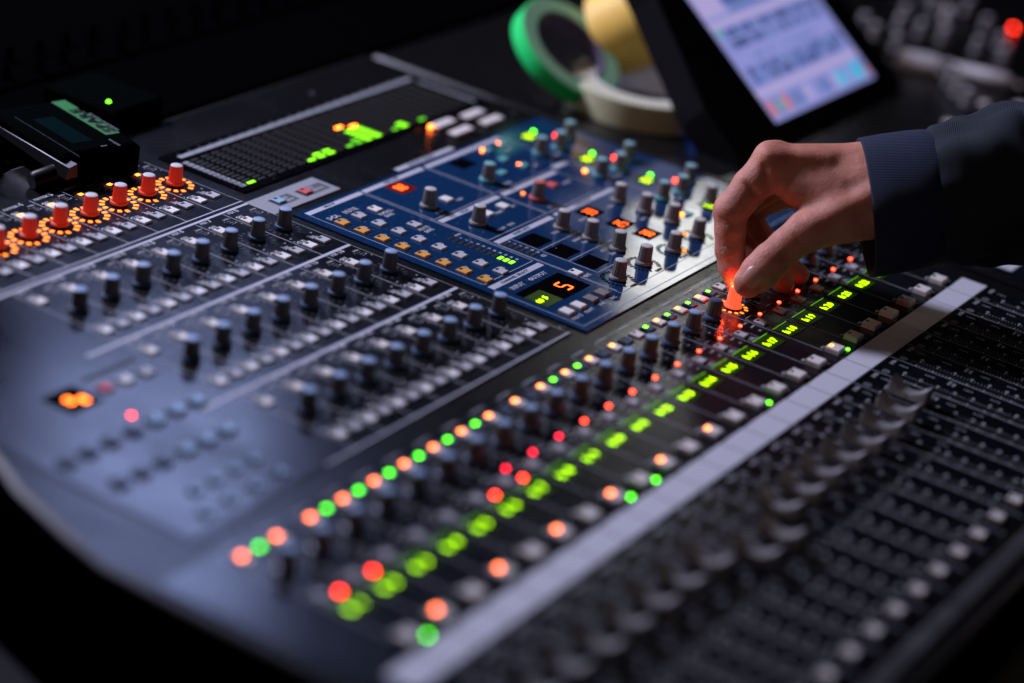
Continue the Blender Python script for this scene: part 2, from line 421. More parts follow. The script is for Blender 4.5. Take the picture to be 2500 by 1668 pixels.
# ---- mix and matrix columns
L_ = MB(); TX = MB(); TD = MB(); RO = ring_mesh(11.0, 'led_amber', 13, 250, -70, 2.7, 3.6)
RG = ring_mesh(10.4, 'seg_off', 15, 250, -70, 1.7, 2.8)
def strip_block(y0, names, ytop, lit):
    for k in range(1, 9):
        B = 134 + 28 * k
        if B < 20: continue
        blur = k < 4
        far = 1 if k > 3 else 0
        if lit: knob(con, B + 14, y0 + 28, 'knob_lit', 'knob_cap_white', 'knob_lit', RO, label='knob glowing red', ribbed=True)
        else: knob(con, B + 14, y0 + 28, 'knob_grey_shaded', 'knob_cap_blue', 'knob_skirt_blue', RG, ribbed=True)
        key(con, B + 4.6, y0 + 49.6, 'key_cream', lit='led_orange' if lit else None, name='on_button')
        key(con, B + 5, y0, 'key_white' if True else 'key_cream', name='cue_button')
        key(con, B + 19, y0, 'key_grey', name='select_button')
        text(TX, names + ' ', B + 3.0, y0 + 63.6, 2.5); text(TX, str(k + (8 if y0 < 220 and not lit else 0) + (8 if y0 < 130 else 0)), B + 3.0 + text_data(names)[2] * 2.5 / .7 + 1.4, y0 + 63.2, 3.9)
        text(TX, 'ON', B + 2, y0 + 55.6, 2.9); text(TX, 'CUE', B + 1.6, y0 + 6.0, 2.9); text(TX, 'SEL', B + 15.6, y0 + 6.0, 2.9)
        text(TX, 'DCA', B + 20, y0 + 59.2, 1.6)
        for i, (dx, dy, s) in enumerate(((18, 57, '1'), (25, 59, '7'), (25.6, 49, '8'), (24, 52.5, 'M'))): text(TX, s, B + dx, y0 + dy, 1.2)
        for i in range(3): L_.line([(B + 20, y0 + 57 - 2.2 * i), (B + 24, y0 + 57 - 2.2 * i)], .25)
        text(TX, '-inf', B + 2.6, y0 + 14, 1.2); text(TX, '0', B + 1.5, y0 + 9.5, 1.3); text(TX, '10', B + 22, y0 + 12, 1.3)
        text(TX, 'PRE', B + 15, y0 + 9.5, 1.1)
        L_.line([(B, y0 - 17), (B, y0 + 66)], .55)
    L_.line([(134 + 252, y0 - 17), (134 + 252, y0 + 66)], .35)
strip_block(364, 'MATRIX', 432, True)
strip_block(274, 'MIX', 341, False)
strip_block(191, 'MIX', 257, False)
strip_block(109, 'MIX', 174, False)
for y, wd in ((347.2, 1.0), (342.3, 2.2), (259.2, 2.6), (176.3, 2.6), (93.6, 1.2)):
    L_.rect(134 if y < 300 else 100, 386, y - wd / 2, y + wd / 2, .11, 1)
L_.line([(386, 347.2), (386, 342.3)], .4)
L_.obj('panel_lines', ['line_grey', 'print_band'], mixp); TX.obj('lettering', 'print_white', mixp)
# left hand block of the mix section
m = MB(); m.box(76, 101, 218, 241, -.5, .35, 0, .2); o = m.obj('display_window', 'window_black', con)
m = MB(); seven(m, '0', 84.0, 226, 4, 6.5, 1.4, .5); seven(m, '8', 91.0, 222.0, 4, 6.5, 1.4, .5); m.obj('digits', 'led_orange', o)
m = MB(); m.box(109, 153, 239, 243, -.5, .3); m.obj('card_slot', 'knob_base_black', con)
key(con, 112, 227, 'key_red'); key(con, 128, 226, 'key_white'); key(con, 144, 225, 'key_grey')
for i, x in enumerate((15, 33, 50, 67, 85, 103, 121, 138)):
    if x > 24: key(con, x, 184, 'key_lightblue' if x > 100 else 'key_navy', 8, 8, 2.4)
for x in (37, 54, 71, 90, 107, 124): key(con, x, 152, 'key_navy' if x < 80 else 'key_lightblue', 8, 8, 2.4)
for x in (60, 76, 93, 109): key(con, x, 122, 'key_lightblue', 6, 6, 2)
for x in (46, 66, 87, 108): key(con, x, 104, 'key_lightblue', 6, 6, 2)
led(con, 99, 197, 'led_red', 1.3)

# ---- small grey function panel
m = MB(); m.rect(400, 422, 326, 337, .14); m.rect(428, 456, 325, 336, .14); m.obj('label_field', 'line_dim', smp)
m = MB(); text(m, 'MIX', 411, 332, 2.3, .2); text(m, 'SEND', 411, 328, 2.3, .2); text(m, 'MIX', 440, 332, 2.3, .2); text(m, 'MASTER', 440, 328, 2.3, .2); m.obj('lettering', 'print_white', smp)
key(con, 406, 332, 'key_lightblue'); key(con, 434, 331, 'key_red')

# ---- meters
m = MB(); m.rect(412, 692, 419, 423.5, .26); m.obj('scale_band', 'print_grey', mtp)
m = MB()
for r in range(12): m.rect(405.5, 411, 362 + r * 4.4, 365.4 + r * 4.4, .26)
for r in range(12): m.rect(690, 694, 362 + r * 4.4, 365.4 + r * 4.4, .26)
m.obj('scale_numbers', 'print_grey', mtp)
m = MB()
for c in range(24): text(m, str(c + 1), 416 + 11.4 * c, 420.2, 2.0, .3)
for r in range(12): text(m, ('60', '50', '40', '30', '24', '18', '15', '12', '9', '6', '3', '0')[r], 406, 362.6 + r * 4.4, 1.9, .3)
m.obj('lettering', 'print_dark', mtp)
m = MB()
for c in range(24): text(m, str(c + 1), 416 + 11.4 * c, 425.0, 1.8, .3)
m.obj('lettering', 'print_grey', mtp)
q = MB(); q.box(-3.6, 3.6, -1.25, 1.25, .1, .5, 0, .15)
SM = {k: q.mesh('meter_segment', k) for k in ('seg_off', 'led_meter', 'led_meter_dim', 'led_orange')}
lit = {(0, 0): 1, (6, 0): 1, (7, 0): 1, (7, 1): 1, (8, 0): 1, (8, 1): 1, (10, 0): 2, (12, 6): 3, (13, 5): 3, (16, 0): 1, (16, 1): 1, (18, 0): 2, (15, 0): 2}
for c in (12, 13):
    for r in range(5): lit[c, r] = 1
for r in range(2): lit[11, r] = 2
for c in range(24):
    for r in range(12):
        put('meter_segment', SM[('seg_off', 'led_meter', 'led_meter_dim', 'led_orange')[lit.get((c, r), 0)]], con, (417.5 + 11.4 * c, 363.7 + 4.4 * r, .1))
for x, y in ((628, 348), (665, 346), (626, 331), (666, 330)): key(con, x, y, 'key_cream', 24, 8, 1.8, slot=False, name='wide_button')
led(con, 613, 349.5, 'led_orange', 1.7, 2.2)

# ---- blue processing panel
L_ = MB(); BD = MB(); TX = MB(); TB = MB()
for x0, x1, y0, y1 in ((403, 465, 304, 308.5), (467, 539, 304, 308.5), (543, 640, 304, 308.5), (520, 592, 313.6, 318.2), (467, 540, 241, 245.6), (545, 616, 241, 245.6),
                       (622, 641, 246, 251), (468, 539, 197, 201.6), (544, 624, 197, 201.6), (402, 463, 158.6, 163.6)):
    m = MB(); m.rect(x0, x1, y0, y1, .36); m.obj('title_band', 'print_band', blp)
for P_ in ([(403, 304), (403, 167.4), (463, 167.4), (464.6, 304)], [(467, 304), (467, 248), (541, 248), (541, 304)], [(543, 304), (543, 248), (617, 248), (617, 304)],
           [(467, 241), (467, 205), (541.5, 205), (541.5, 241)], [(543.5, 241), (543.5, 205), (617.5, 205), (617.5, 241)], [(465.6, 250), (465.6, 102), (520, 102), (700, 102)], [(467, 197), (467, 106)],
           [(482, 197), (482, 129.2), (504, 129.2)], [(482, 173.6), (533, 173.6)], [(482, 151.6), (540, 151.6)], [(401, 158), (401, 92), (700, 91)], [(617, 240), (617, 300)], [(641, 303), (641, 120)]):
    L_.line(P_, .5, .36)
text(TB, 'GROUP', 422, 305.2, 2.5, .4); text(TB, 'CHANNEL SELECT', 414, 159.9, 2.5, .4, sx=1.12); text(TB, 'HEAD AMP', 492, 305.2, 2.5, .4); text(TB, 'DELAY', 492, 242.2, 2.5, .4)
text(TB, 'NOISE GATE', 490, 198.2, 2.5, .4); text(TB, 'COMPRESSOR', 570, 198.2, 2.5, .4); text(TB, 'SELECTED CHANNEL', 535, 314.7, 2.4, .4)
for i, y in enumerate((283, 267, 251, 235, 219, 203, 187)): key(con, 410.6, y, 'key_orange', 7.8, 8.4, name='dca_button'); text(TX, str(i + 1), 416.2, y + 1.0, 3.2, .4)
key(con, 410.4, 171, 'key_orange', 7.8, 8.4, name='dca_button'); text(TX, '8', 416.2, 172.0, 3.2, .4)
for i, y in enumerate((283, 267, 251, 235, 219, 203, 187, 171.5)): key(con, 429.6, y, 'key_grey', 7.8, 8.4, name='mute_button'); text(TX, str(i + 1), 435.2, y + 1.0, 3.2, .4)
key(con, 447.8, 283, 'key_cream', 7.8, 8.4); key(con, 447.8, 251, 'key_grey', 7.8, 8.4)
text(TX, 'DCA', 407.5, 290.5, 3.8, .4); text(TX, 'MUTE', 425.2, 290.5, 3.8, .4)
for a, b, y in (('RECALL', 'SAFE', 277), ('MUTE', 'SAFE', 245)): text(TX, a, 442.5, y - 2.6, 3.0, .4); text(TX, b, 443.5, y - 7.0, 3.0, .4)
q = MB(); q.box(-2.6, 2.6, -1.35, 1.35, .1, .55, 0, .15); S2 = {k: q.mesh('level_segment', k) for k in ('seg_off', 'led_meter')}
for i in range(12):
    y = 175 + 4.35 * i
    put('level_segment', S2['led_meter' if i < 3 else 'seg_off'], con, (449, y, .15))
    text(TX, ('60', '50', '40', '30', '24', '18', '15', '12', '9', '6', '3', 'OVER')[i], 454.5, y - .6, 1.9, .4, bold=.08)
for i in range(6):
    put('level_segment', S2['seg_off'], con, (472.6, 172.5 + 4.4 * i, .15)); text(TX, ('30', '20', '10', '6', '3', '0')[i], 476.6, 171.8 + 4.4 * i, 1.9, .4, bold=.08)
text(TX, 'GR', 473.5, 165.8, 2.8, .4, bold=.12)
def window(x0, x1, y0, y1, tint='window_black', txt=None, tm='led_digit', h=5, seg=True, label=None, parent=None):
    m = MB(); m.box(x0, x1, y0, y1, -.5, .42, 0, .15); o = m.obj('display_window', tint, con, label=label)
    if txt:
        m = MB()
        if seg:
            tw = len(txt) * (h * .62); x = (x0 + x1) / 2 - tw / 2
            for c in txt: seven(m, c, x, (y0 + y1) / 2 - h / 2, h * .48, h, h * .12, .55); x += h * .62
        else: text(m, txt, (x0 + x1) / 2, (y0 + y1) / 2 - h / 2, h, .55, center=True, bold=.2)
        m.obj('digits', tm, o)
    return o
for y0 in (177, 155, 133): window(484, 504, y0, y0 + 16)
window(487, 504.5, 287, 303, 'red_tint', '88', h=8); window(563, 581, 287, 301)
for i, y in enumerate((187, 162, 141)): window(560.5, 580, y - 7.2, y + 7.2, 'window_black', ('33', '25', '38')[i], h=8.5)
for x, y in ((662, 294), (660, 242), (660, 192), (657, 138)): window(x - 9, x + 9, y - 7, y + 7, 'led_tint', '88', 'led_text', 7)
o = window(407, 460, 121.5, 146.5)
m = MB(); seven(m, '5', 439.5, 126.5, 8.5, 11.5, 1.3, .6); m.obj('digits', 'led_digit', o)
m = MB(); m.box(406.8, 426, 121.7, 139.5, .3, .5); m.obj('window_tint', 'led_tint', o)
m = MB(); text(m, '00', 407.5, 127.6, 4.2, .7, bold=.3, boost=False); text(m, '5', 416.5, 128.4, 4.0, .7, bold=.3, boost=False); m.obj('digits', 'led_text', o)
text(TX, 'INPUT', 412, 150.2, 3.6, .4); text(TX, 'OUTPUT', 433.5, 150.2, 3.6, .4)
m = MB(); m.box(409, 411, 151, 154, 0, .5); m.box(431, 433, 151, 154, 0, .5); m.obj('indicator', 'seg_off', blp)
for x, k in ((409.4, 'key_cream'), (423.6, 'key_cream'), (439.4, 'key_dim'), (453.4, 'key_dim')): key(con, x, 109.5, k, 8, 8.6, 2.4, slot=False, name='select_button')
text(TX, 'PASTE', 404, 100.4, 2.8, .4, bold=.1); text(TX, 'COPY', 419.5, 100.4, 2.8, .4, bold=.1); text(TX, 'DEC', 437, 100.4, 2.6, .4); text(TX, 'INC', 451.5, 100.4, 2.6, .4)
key(con, 468.9, 138.4, 'key_white', 7.8, 8.4, name='on_button'); text(TX, 'ON', 468, 129.6, 3.4, .4)
RB = ring_mesh(10.4, 'seg_green_off', 21, 235, -55, 1.5, 3.2, .36)
for x, y in ((484, 115), (520.5, 116), (558, 114), (594.5, 115)): knob(con, x, y, ring=RB)
for x, y in ((527.5, 140), (528, 162), (527, 184), (605, 184), (604, 162), (604, 140), (482, 263), (637, 114), (660, 90.0 + 50)): knob(con, x, y)
knob(con, 485, 225, ring=RG)
knob(con, 558, 264, 'knob_grey', 'knob_cap_cyan', 'knob_skirt_cyan'); knob(con, 558.5, 223, 'knob_grey', 'knob_cap_red', 'knob_skirt_red')
for y in (270, 219, 167): knob(con, 637, y - 1, 'knob_grey', 'knob_cap_cyan', 'knob_skirt_cyan'); knob(con, 659, y - 4, 'knob_grey', 'knob_cap_cyan', 'knob_skirt_cyan'); knob(con, 684, y + 3, 'knob_grey', 'knob_cap_cyan', 'knob_skirt_cyan')
knob(con, 684, 120, 'knob_grey', 'knob_cap_cyan', 'knob_skirt_cyan')
for x, y in ((609, 297), (629, 297), (604, 280), (580, 266), (606, 264)): key(con, x, y, 'key_cyan', 8, 6, name='round_button', slot=False)
for x, y, k in ((504, 263, 'key_cream'), (527, 231.5, 'key_white'), (506, 231, 'key_white'), (591, 231, 'key_red'), (640, 229, 'key_cyan'), (626, 141, 'key_cyan')): key(con, x, y, k, 8, 8, slot=False)
for x, y, k in ((606, 299, 'led_orange'), (627, 299, 'led_orange'), (604, 266.5, 'led_orange'), (681, 282, 'led_red'), (636, 230, 'led_orange'), (679, 230, 'led_red'), (678, 178, 'led_red'), (622, 142, 'led_orange'), (591, 123, 'led_amber'), (564, 109, 'led_amber'), (673, 297, 'led_green'), (672, 245, 'led_green'), (671, 195, 'led_green'), (559, 235, 'led_amber')):
    led(con, x, y, k, 1.5, 1.9)
led(con, 494, 168.5, 'print_white', .35, .6, 'dust_speck')
for x, y, s in ((513, 182, 'THRESH'), (514, 166, 'RANGE'), (517, 160, 'HOLD'), (515, 144.5, 'ATT'), (516, 137.5, 'DECAY'), (505, 226, 'PRE POST'), (500, 209, 'TIME'), (486, 209, 'DELAY'), (477, 252, 'GAIN'), (499, 296, 'dB'), (508, 256, '+48V'), (530, 226, 'ON'), (552, 209, 'LINK'), (600, 226, 'INSERT'), (563, 252, 'FREQ'), (568, 294, 'Hz'), (549, 182, 'RATIO'), (552, 153, 'KNEE'), (588, 182, 'GAIN'), (588, 155, 'OUT'), (645, 260, 'HIGH'), (645, 209, 'HI MID'), (645, 158, 'LO MID'), (612, 258, 'OFF'), (622, 288, 'HPF'), (480, 101.5, 'PAN'), (516, 103.2, 'GAIN'), (553, 103.2, 'LEVEL')):
    text(TX, s, x, y, 2.5, .4)
L_.obj('panel_lines', 'line_grey', blp); TX.obj('lettering', 'print_white', blp); TB.obj('lettering', 'panel_blue', blp)

# ---- channel strips
L_ = MB(); TX = MB(); TC = MB(); TK = MB(); FT = MB()
RLIT = ring_mesh(8.9, 'led_amber', 13, 250, -70, 2.0, 2.6)
ROFF = ring_mesh(8.9, 'seg_off', 13, 250, -70, 1.6, 2.4)
ONK = {12, 10, 8, 6, 4, 2, 18}
q = MB(); fcap = MB(); ys = [i * .5 - 12 for i in range(49)]
top = []
for y in ys:
    z = 5.7 + 6.6 * (abs(y) / 12) ** 2
    if -8 < y < 1 and (int((y + 40) / .5) % 3 == 0): z -= .55
    top.append((y, z))
prof = [(-12.3, 2.5), (-12.9, 8)] + top + [(12.9, 8), (12.3, 2.5)]
nn = len(prof); vs = [(-5.2 if i in (0, nn - 1) else -4.7, y, z) for i, (y, z) in enumerate(prof)] + [(5.2 if i in (0, nn - 1) else 4.7, y, z) for i, (y, z) in enumerate(prof)]
for i in range(2, nn - 2): fcap.add([vs[i], vs[i + nn], vs[i + 1 + nn], vs[i + 1]], [(3, 2, 1, 0)], 0) if i < nn - 3 else None
side = []
fcap.add([vs[0], vs[1], vs[1 + nn], vs[nn]], [(0, 1, 2, 3)], 1); fcap.add([vs[1], vs[2], vs[2 + nn], vs[1 + nn]], [(0, 1, 2, 3)], 1)
fcap.add([vs[nn - 1], vs[nn - 2], vs[2 * nn - 2], vs[2 * nn - 1]], [(0, 1, 2, 3)], 1); fcap.add([vs[nn - 2], vs[nn - 3], vs[2 * nn - 3], vs[2 * nn - 2]], [(0, 1, 2, 3)], 1)
for sgn in (0, nn):
    for i in range(2, nn - 3):
        a, b = vs[i + sgn], vs[i + 1 + sgn]; X = -5.3 if sgn == 0 else 5.3
        fcap.add([a, b, (X, b[1], 2.5), (X, a[1], 2.5)], [(0, 1, 2, 3) if sgn == 0 else (3, 2, 1, 0)], 1)
    X = -5.3 if sgn == 0 else 5.3
    fcap.add([vs[1 + sgn], vs[2 + sgn], (X, -12, 2.5), vs[0 + sgn]], [(0, 1, 2, 3)], 1); fcap.add([vs[nn - 2 + sgn], vs[nn - 3 + sgn], (X, 12, 2.5), vs[nn - 1 + sgn]], [(3, 2, 1, 0)], 1)
FC = fcap.mesh('fader_cap', ['fader_top', 'fader_side'])
bmm = bmesh.new(); bmm.from_mesh(FC); bmesh.ops.remove_doubles(bmm, verts=bmm.verts, dist=1e-5); bmesh.ops.recalc_face_normals(bmm, faces=bmm.faces); bmm.to_mesh(FC); bmm.free()
q = MB(); q.box(-.3, .3, -4.1, 4.1, 0, .1); 
fm = MB()
for sx in (-1, 1): fm.add([(sx * 5.36, -.25, 2.6), (sx * 5.36, .25, 2.6), (sx * 4.82, .25, 5.2), (sx * 4.82, -.25, 5.2)], [(0, 1, 2, 3)], 0)
fm.box(-4.7, 4.7, -.25, .25, 4.8, 5.35)
FCM = fm.mesh('pointer_line', 'knob_base_black')
slotm = MB(); slotm.box(-1.1, 1.1, -62, 62, -.4, .1); SLM = slotm.mesh('fader_slot', 'knob_base_black')
winm = MB(); winm.box(-10.2, 10.2, -7.4, 7.4, -.4, .12, 0, .1); WNM = winm.mesh('name_display', 'window_black')
tint = MB(); tint.rect(-9.5, 9.5, -6.6, 6.6, .16); tint = tint.mesh('display_glow', 'led_tint')
edge = MB(); edge.line([(-9.8, 7.0), (9.8, 7.0)], .35, .2); edge = edge.mesh('display_edge', 'led_meter_dim')
circ = MB()
for r in (2.4, 1.2): circ.lathe([(r, .12), (r - .3, .13)], 20, cap=False)
CIR = circ.mesh('dial_mark', 'line_grey')
tp = MB(); tp.box(.4, 27.6, -62, -43.4, 0, .28, 0, .1); TPM = tp.mesh('label_strip_segment', 'tape_white')
for k in range(0, 25):
    b = 28 * k - 9
    if k == 0:
        put('label_strip_segment', TPM, con, (b, 0, 0)); continue
    L_.line([(b, 73), (b, -43)], .45, .12, 0); L_.line([(b, -62.5), (b, -206)], .5, .12, 0)
    # hatch lines above the keys
    L_.line([(b + .5, 72.6), (b + 26, 72.6)], .25, .12, 1)
    for i in range(4): L_.line([(b + 1 + i * 1.3, 74.6 - i * .2), (b + 14 + i, 74.6 - i * .2)], .2, .13, 0)
    orange = k <= 18 and k != 15
    key(con, b + 6.2, 62.8, 'key_cream', 7.6, 8, 1.6, 'led_orange' if orange else None, name='cue_button')
    green = (k in (1, 3, 4, 5, 6, 7, 8, 11, 12, 15, 16, 17, 18)) or k > 18
    key(con, b + 20, 62.8, 'key_navy', 7.6, 7.4, 1.4, ('led_green' if green else None), name='monitor_button')
    if k == 18:
        kb = knob(con, b + 12.3, 42.3, 'knob_lit_touched', 'knob_lit_touched', 'knob_lit_touched', RLIT, label='knob glowing bright orange red between the fingers', ribbed=True)
        led(con, b + 12.3, 42.3, 'knob_lit_touched', 3.9, 14.5, 'knob_lamp')
    else:
        knob(con, b + 12.3, 42.3, 'knob_grey_shaded', 'knob_cap_blue' if k < 17 else 'knob_skirt_blue', 'knob_skirt_blue', ROFF)
    key(con, b + 4.8, 18, 'key_grey', 6.6, 8, 1.6, name='select_button')
    L_.line([(b + 2, 28), (b + 2.6, 9), (b + 12.4, 9), (b + 12.2, 28)], .3, .12, 0, True)
    text(TX, 'SEL', b + 4.2, 10.0, 2.7, .16)
    led(con, b + 17.6, 25, 'led_red' if k > 9 else 'led_crimson' if k > 6 else 'slot_dark', 1.25, .9)
    if k in (1, 2, 6, 7): led(con, b + 16, 13, 'led_red', 1.6, .9)
    for dy, s in ((24, 'GATE'), (18.5, 'COMP'), (12.5, 'EQ')): text(TX, s, b + 21, dy, 1.3, .16)
    text(TX, 'CUE', b + 2.6, 56.4, 1.6, .16); text(TX, 'MON', b + 16.6, 57.0, 1.6, .16); text(TX, 'L', b + 4, 33, 1.4, .16); text(TX, 'R', b + 19, 33, 1.4, .16)
    text(TX, 'TO ST', b + 15, 51.6, 1.3, .16)
    w_ = put('name_display', WNM, con, (b + 11.8, 1, 0))
    put('display_glow', tint, w_); put('display_edge', edge, w_)
    m = MB()
    for c_, x_ in zip('h%d' % k, (-7.2, -1.6, 2.6) if k > 9 else (-6.6, 1.8)): text(m, c_, x_, -3.2, 5.0, .28, sx=1.05, bold=.10, boost=False); m.obj('digits', 'led_text', w_)
    key(con, b + 5, -34.3, 'key_cream', 10.6, 9.6, 3.6, 'led_orange' if k in ONK else None, name='channel_on_button')
    text(TX, 'ON', b + 2.5, -27.2, 1.8, .16, bold=.08)
    for i in range(7): text(TX, str((60, 50, 40, 30, 20, 10, 0)[i]), b + 12.5, -29.5 - i * 1.8, 1.0, .16)
    if k in (9, 8, 1, 14, 18): led(con, b + 15, -39, 'led_green', 1.3, .9)
    put('label_strip_segment', TPM, con, (b, 0, 0))
    # fader lane
    text(FT, 'DCA', b + 18, -68.8, 2.4, .16, bold=.1); put('dial_mark', CIR, con, (b + 5, -70, 0))
    text(FT, '1 2 3 4', b + 20.2, -72, 1.5, .16, rot=-math.pi / 2); text(FT, '5 6 7 8', b + 20.2, -90, 1.5, .16, rot=-math.pi / 2)
    text(FT, 'MUTE', b + 19, -107, 1.6, .16); text(FT, 'SAFE', b + 19, -110, 1.6, .16); text(FT, '1 2 3 4', b + 20.2, -116, 1.5, .16, rot=-math.pi / 2); text(FT, '5 6 7 8', b + 20.2, -134, 1.5, .16, rot=-math.pi / 2)
    put('fader_slot', SLM, con, (b + 5.4, -137, 0))
    for i, s in enumerate(('10', '5', '0', '5', '10', '15', '20', '30', '40', '50', '60')):
        y = -80 - 11.5 * i * (1 if i < 6 else .93)
        FT.line([(b + .6, y), (b + 2.6, y)], .5, .15); FT.line([(b + 8.2, y), (b + 10.2, y)], .5, .15); text(FT, s, b + 10.8, y - .8, 2.0, .16, bold=.1)
        for j in range(1, 5): FT.line([(b + .9, y - 2.3 * j), (b + 2.0, y - 2.3 * j)], .25, .15)
        for j in range(1, 5): FT.line([(b + 8.4, y - 2.3 * j), (b + 9.5, y - 2.3 * j)], .25, .15)
    key(con, b + 13, -196, 'key_cream', 8, 8, 3, name='cue_button')
    fy = {17: -97, 16: -101.5, 15: -104, 9: -119, 8: -119}.get(k, -104 + random.uniform(-1, 1))
    if k > 17: fy = -181
    f = put('fader_cap', FC, con, (b + 5.4, fy, 0)); put('pointer_line', FCM, f)
L_.obj('panel_lines', ['line_grey', 'line_dim'], chp); TX.obj('lettering', 'print_white', chp); FT.obj('lettering', 'print_white', fdp)

# screws and scratches-free rim along the right edge of the housing
m = MB(); m.box(708, 711, -200, 352, -1.2, .9, 0, .6); m.obj('side_trim', 'chassis_paint', con)
SC = MB(); SC.lathe([(3.2, 0), (3.2, .6), (2.4, 1.1)], 20); SC.rect(-1.8, 1.8, -.3, .3, 1.15, 1); SCM = SC.mesh('screw', ['knob_base_black', 'slot_dark'])
for x, y in ((373, 446), (238, 440), (600, 446), (390, 100), (700, 200), (700, 330)): put('screw', SCM, con, (x, y, -1), random.uniform(0, 3))

# centre section to the right: dark deck with its own controls
cdk = MB(); cdk.box(717, 1500, -236, 476, -90, -2.2, 0, 3); cdk.obj('centre_section', 'chassis_paint', con)
m = MB(); m.box(738, 1480, -62, -43, -2.3, -1.8); m.obj('label_strip_segment', 'tape_white', con)
m = MB(); m.box(728, 1480, -208, 80, -2.3, -2.0, 0, .05); m.obj('channel_panel', 'panel_black', con)
for i, (x, y) in enumerate(((1149, 209), (1211, 213), (1206, 232), (1217, 192), (1269, 210), (1214, 158), (1215, 132), (1160, 236), (1180, 256), (1250, 245), (1300, 236), (1340, 260), (1380, 300), (1290, 180), (1250, 150), (1100, 230), (1120, 260), (1330, 215), (1120, 150), (1095, 135), (1075, 120), (1060, 105))):
    knob(con, x, y, 'knob_grey', 'knob_cap_white', 'knob_skirt_grey')
for i in range(16): key(con, 1000 + 26 * i, 96 - (i % 3) * 22, 'key_cream', 8, 8, 2)
for i in range(10): key(con, 760 + 28 * i, -34.3, 'key_cream', 10.6, 9.6, 3.4, name='channel_on_button')
knob(con, 1285, 216, 'key_cream', 'knob_cap_white', 'key_cream'); led(con, 1328, 166, 'led_red', 2.2, 1.6)

# rear bridge behind the meters
m = MB(); m.box(30, 1500, 481, 900, -90, -4, 0, 6); m.obj('rear_deck', 'deck_matt', con)

# ================================================================== second desk further back, almost in the dark
rk = empty('effects_rack', 'dark equipment rack with faint rows of small knobs behind the mixing console', 'equipment rack', (300, 640, 0))
m = MB(); m.box(-500, 900, -60, 300, -40, -1, 0, 3); m.obj('rack_case', 'deck_matt', rk)
rkn = MB(); rkn.lathe([(4, 0), (4, 2), (3, 2.5), (2.7, 10), (2.2, 11)], 20); RKN = {c: rkn.mesh('rotary_knob', c, True, 40) for c in ('plastic_black', 'deck_matt')}
for i in range(34):
    for j in range(2): put('rotary_knob', RKN['deck_matt'], rk, (-350 + i * 30, -46 + 24 * j + random.uniform(-3, 3), -1))

# ================================================================== wireless pack with SPARE tape
a = R(-14)
pk = empty('wireless_transmitter', 'black belt pack with a green tape label reading SPARE lying behind the red knobs', 'belt pack', (345, 462, -3))
pk.rotation_euler = (0, 0, a)
m = MB(); m.box(-30, 30, -38, 48, 0, 26, 0, 3); b_ = m.obj('pack_body', 'pack_black', pk)
m = MB(); m.box(-14, 2, -24, 22, 26, 26.25, 0, .1); m.obj('small_screen', 'lcd_dark', pk)
m = MB(); m.box(16, 27, -19, 45, 26, 26.3, 0, .05); tpz = m.obj('tape_label', 'label_green', pk, label='green tape reading SPARE')
m = MB(); text(m, 'SPARE', 25.4, -17, 7.6, 26.5, rot=math.pi / 2, sx=1.5, bold=.6); m.obj('lettering', 'ink_black', tpz)
m = MB(); m.add([(-33, -46, 12), (-31, -46, 20), (-25, -46, 22), (-24, -46, 13), (-31, 42, 14), (-30, 42, 18), (-28, 42, 19), (-28, 42, 14)], [(0, 1, 2, 3), (4, 7, 6, 5), (0, 4, 5, 1), (1, 5, 6, 2), (2, 6, 7, 3), (3, 7, 4, 0)]); m.obj('belt_clip', 'chrome', pk)
m = MB(); m.box(-23, -22.2, -44, 30, 25.6, 26.2); m.obj('edge_line', 'chrome', pk)
m = MB(); text(m, '1', 5, -36, 4, 26.2, rot=math.pi / 2); text(m, 'SYSTEM ON', 14, -38, 1.6, 26.2, rot=math.pi / 2); text(m, 'WIRELESS SYSTEM TRANSMITTER', 29.4, -15, 1.6, 26.2, rot=math.pi / 2); m.obj('lettering', 'print_grey', pk)
m = MB(); m.lathe([(6.5, 0), (6.5, 16), (5, 18), (3, 18)], 24, M=T(-30, -30, 10) @ Matrix.Rotation(R(-100), 4, 'Y')); m.obj('connector', 'plastic_black', pk, True, 40)
pk3 = empty('wireless_receiver', 'black box with one green light just behind the green tape label', 'receiver', (436, 508, -3))
m = MB(); m.box(-26, 26, -30, 34, 0, 18, 0, 2); m.obj('pack_body', 'pack_black', pk3)
led(pk3, 0, 0, 'led_green', 1.6, 1).location = (-14 * MM, -14 * MM, 18 * MM)
pk2 = empty('wireless_receiver', 'black box with one tiny green light at the far left behind the console', 'receiver', (290, 510, -1))
m = MB(); m.box(-34, 16, -30, 34, 0, 18, 0, 2); m.obj('pack_body', 'pack_black', pk2); led(pk2, 0, 0, 'led_green', 1.2, 1).location = (8 * MM, -18 * MM, 18 * MM)
m = MB(); m.lathe([(3, 0), (3, 22), (2, 24)], 16, M=T(-20, -32, 9) @ Matrix.Rotation(R(90), 4, 'X')); m.obj('antenna', 'plastic_black', pk2, True, 40)

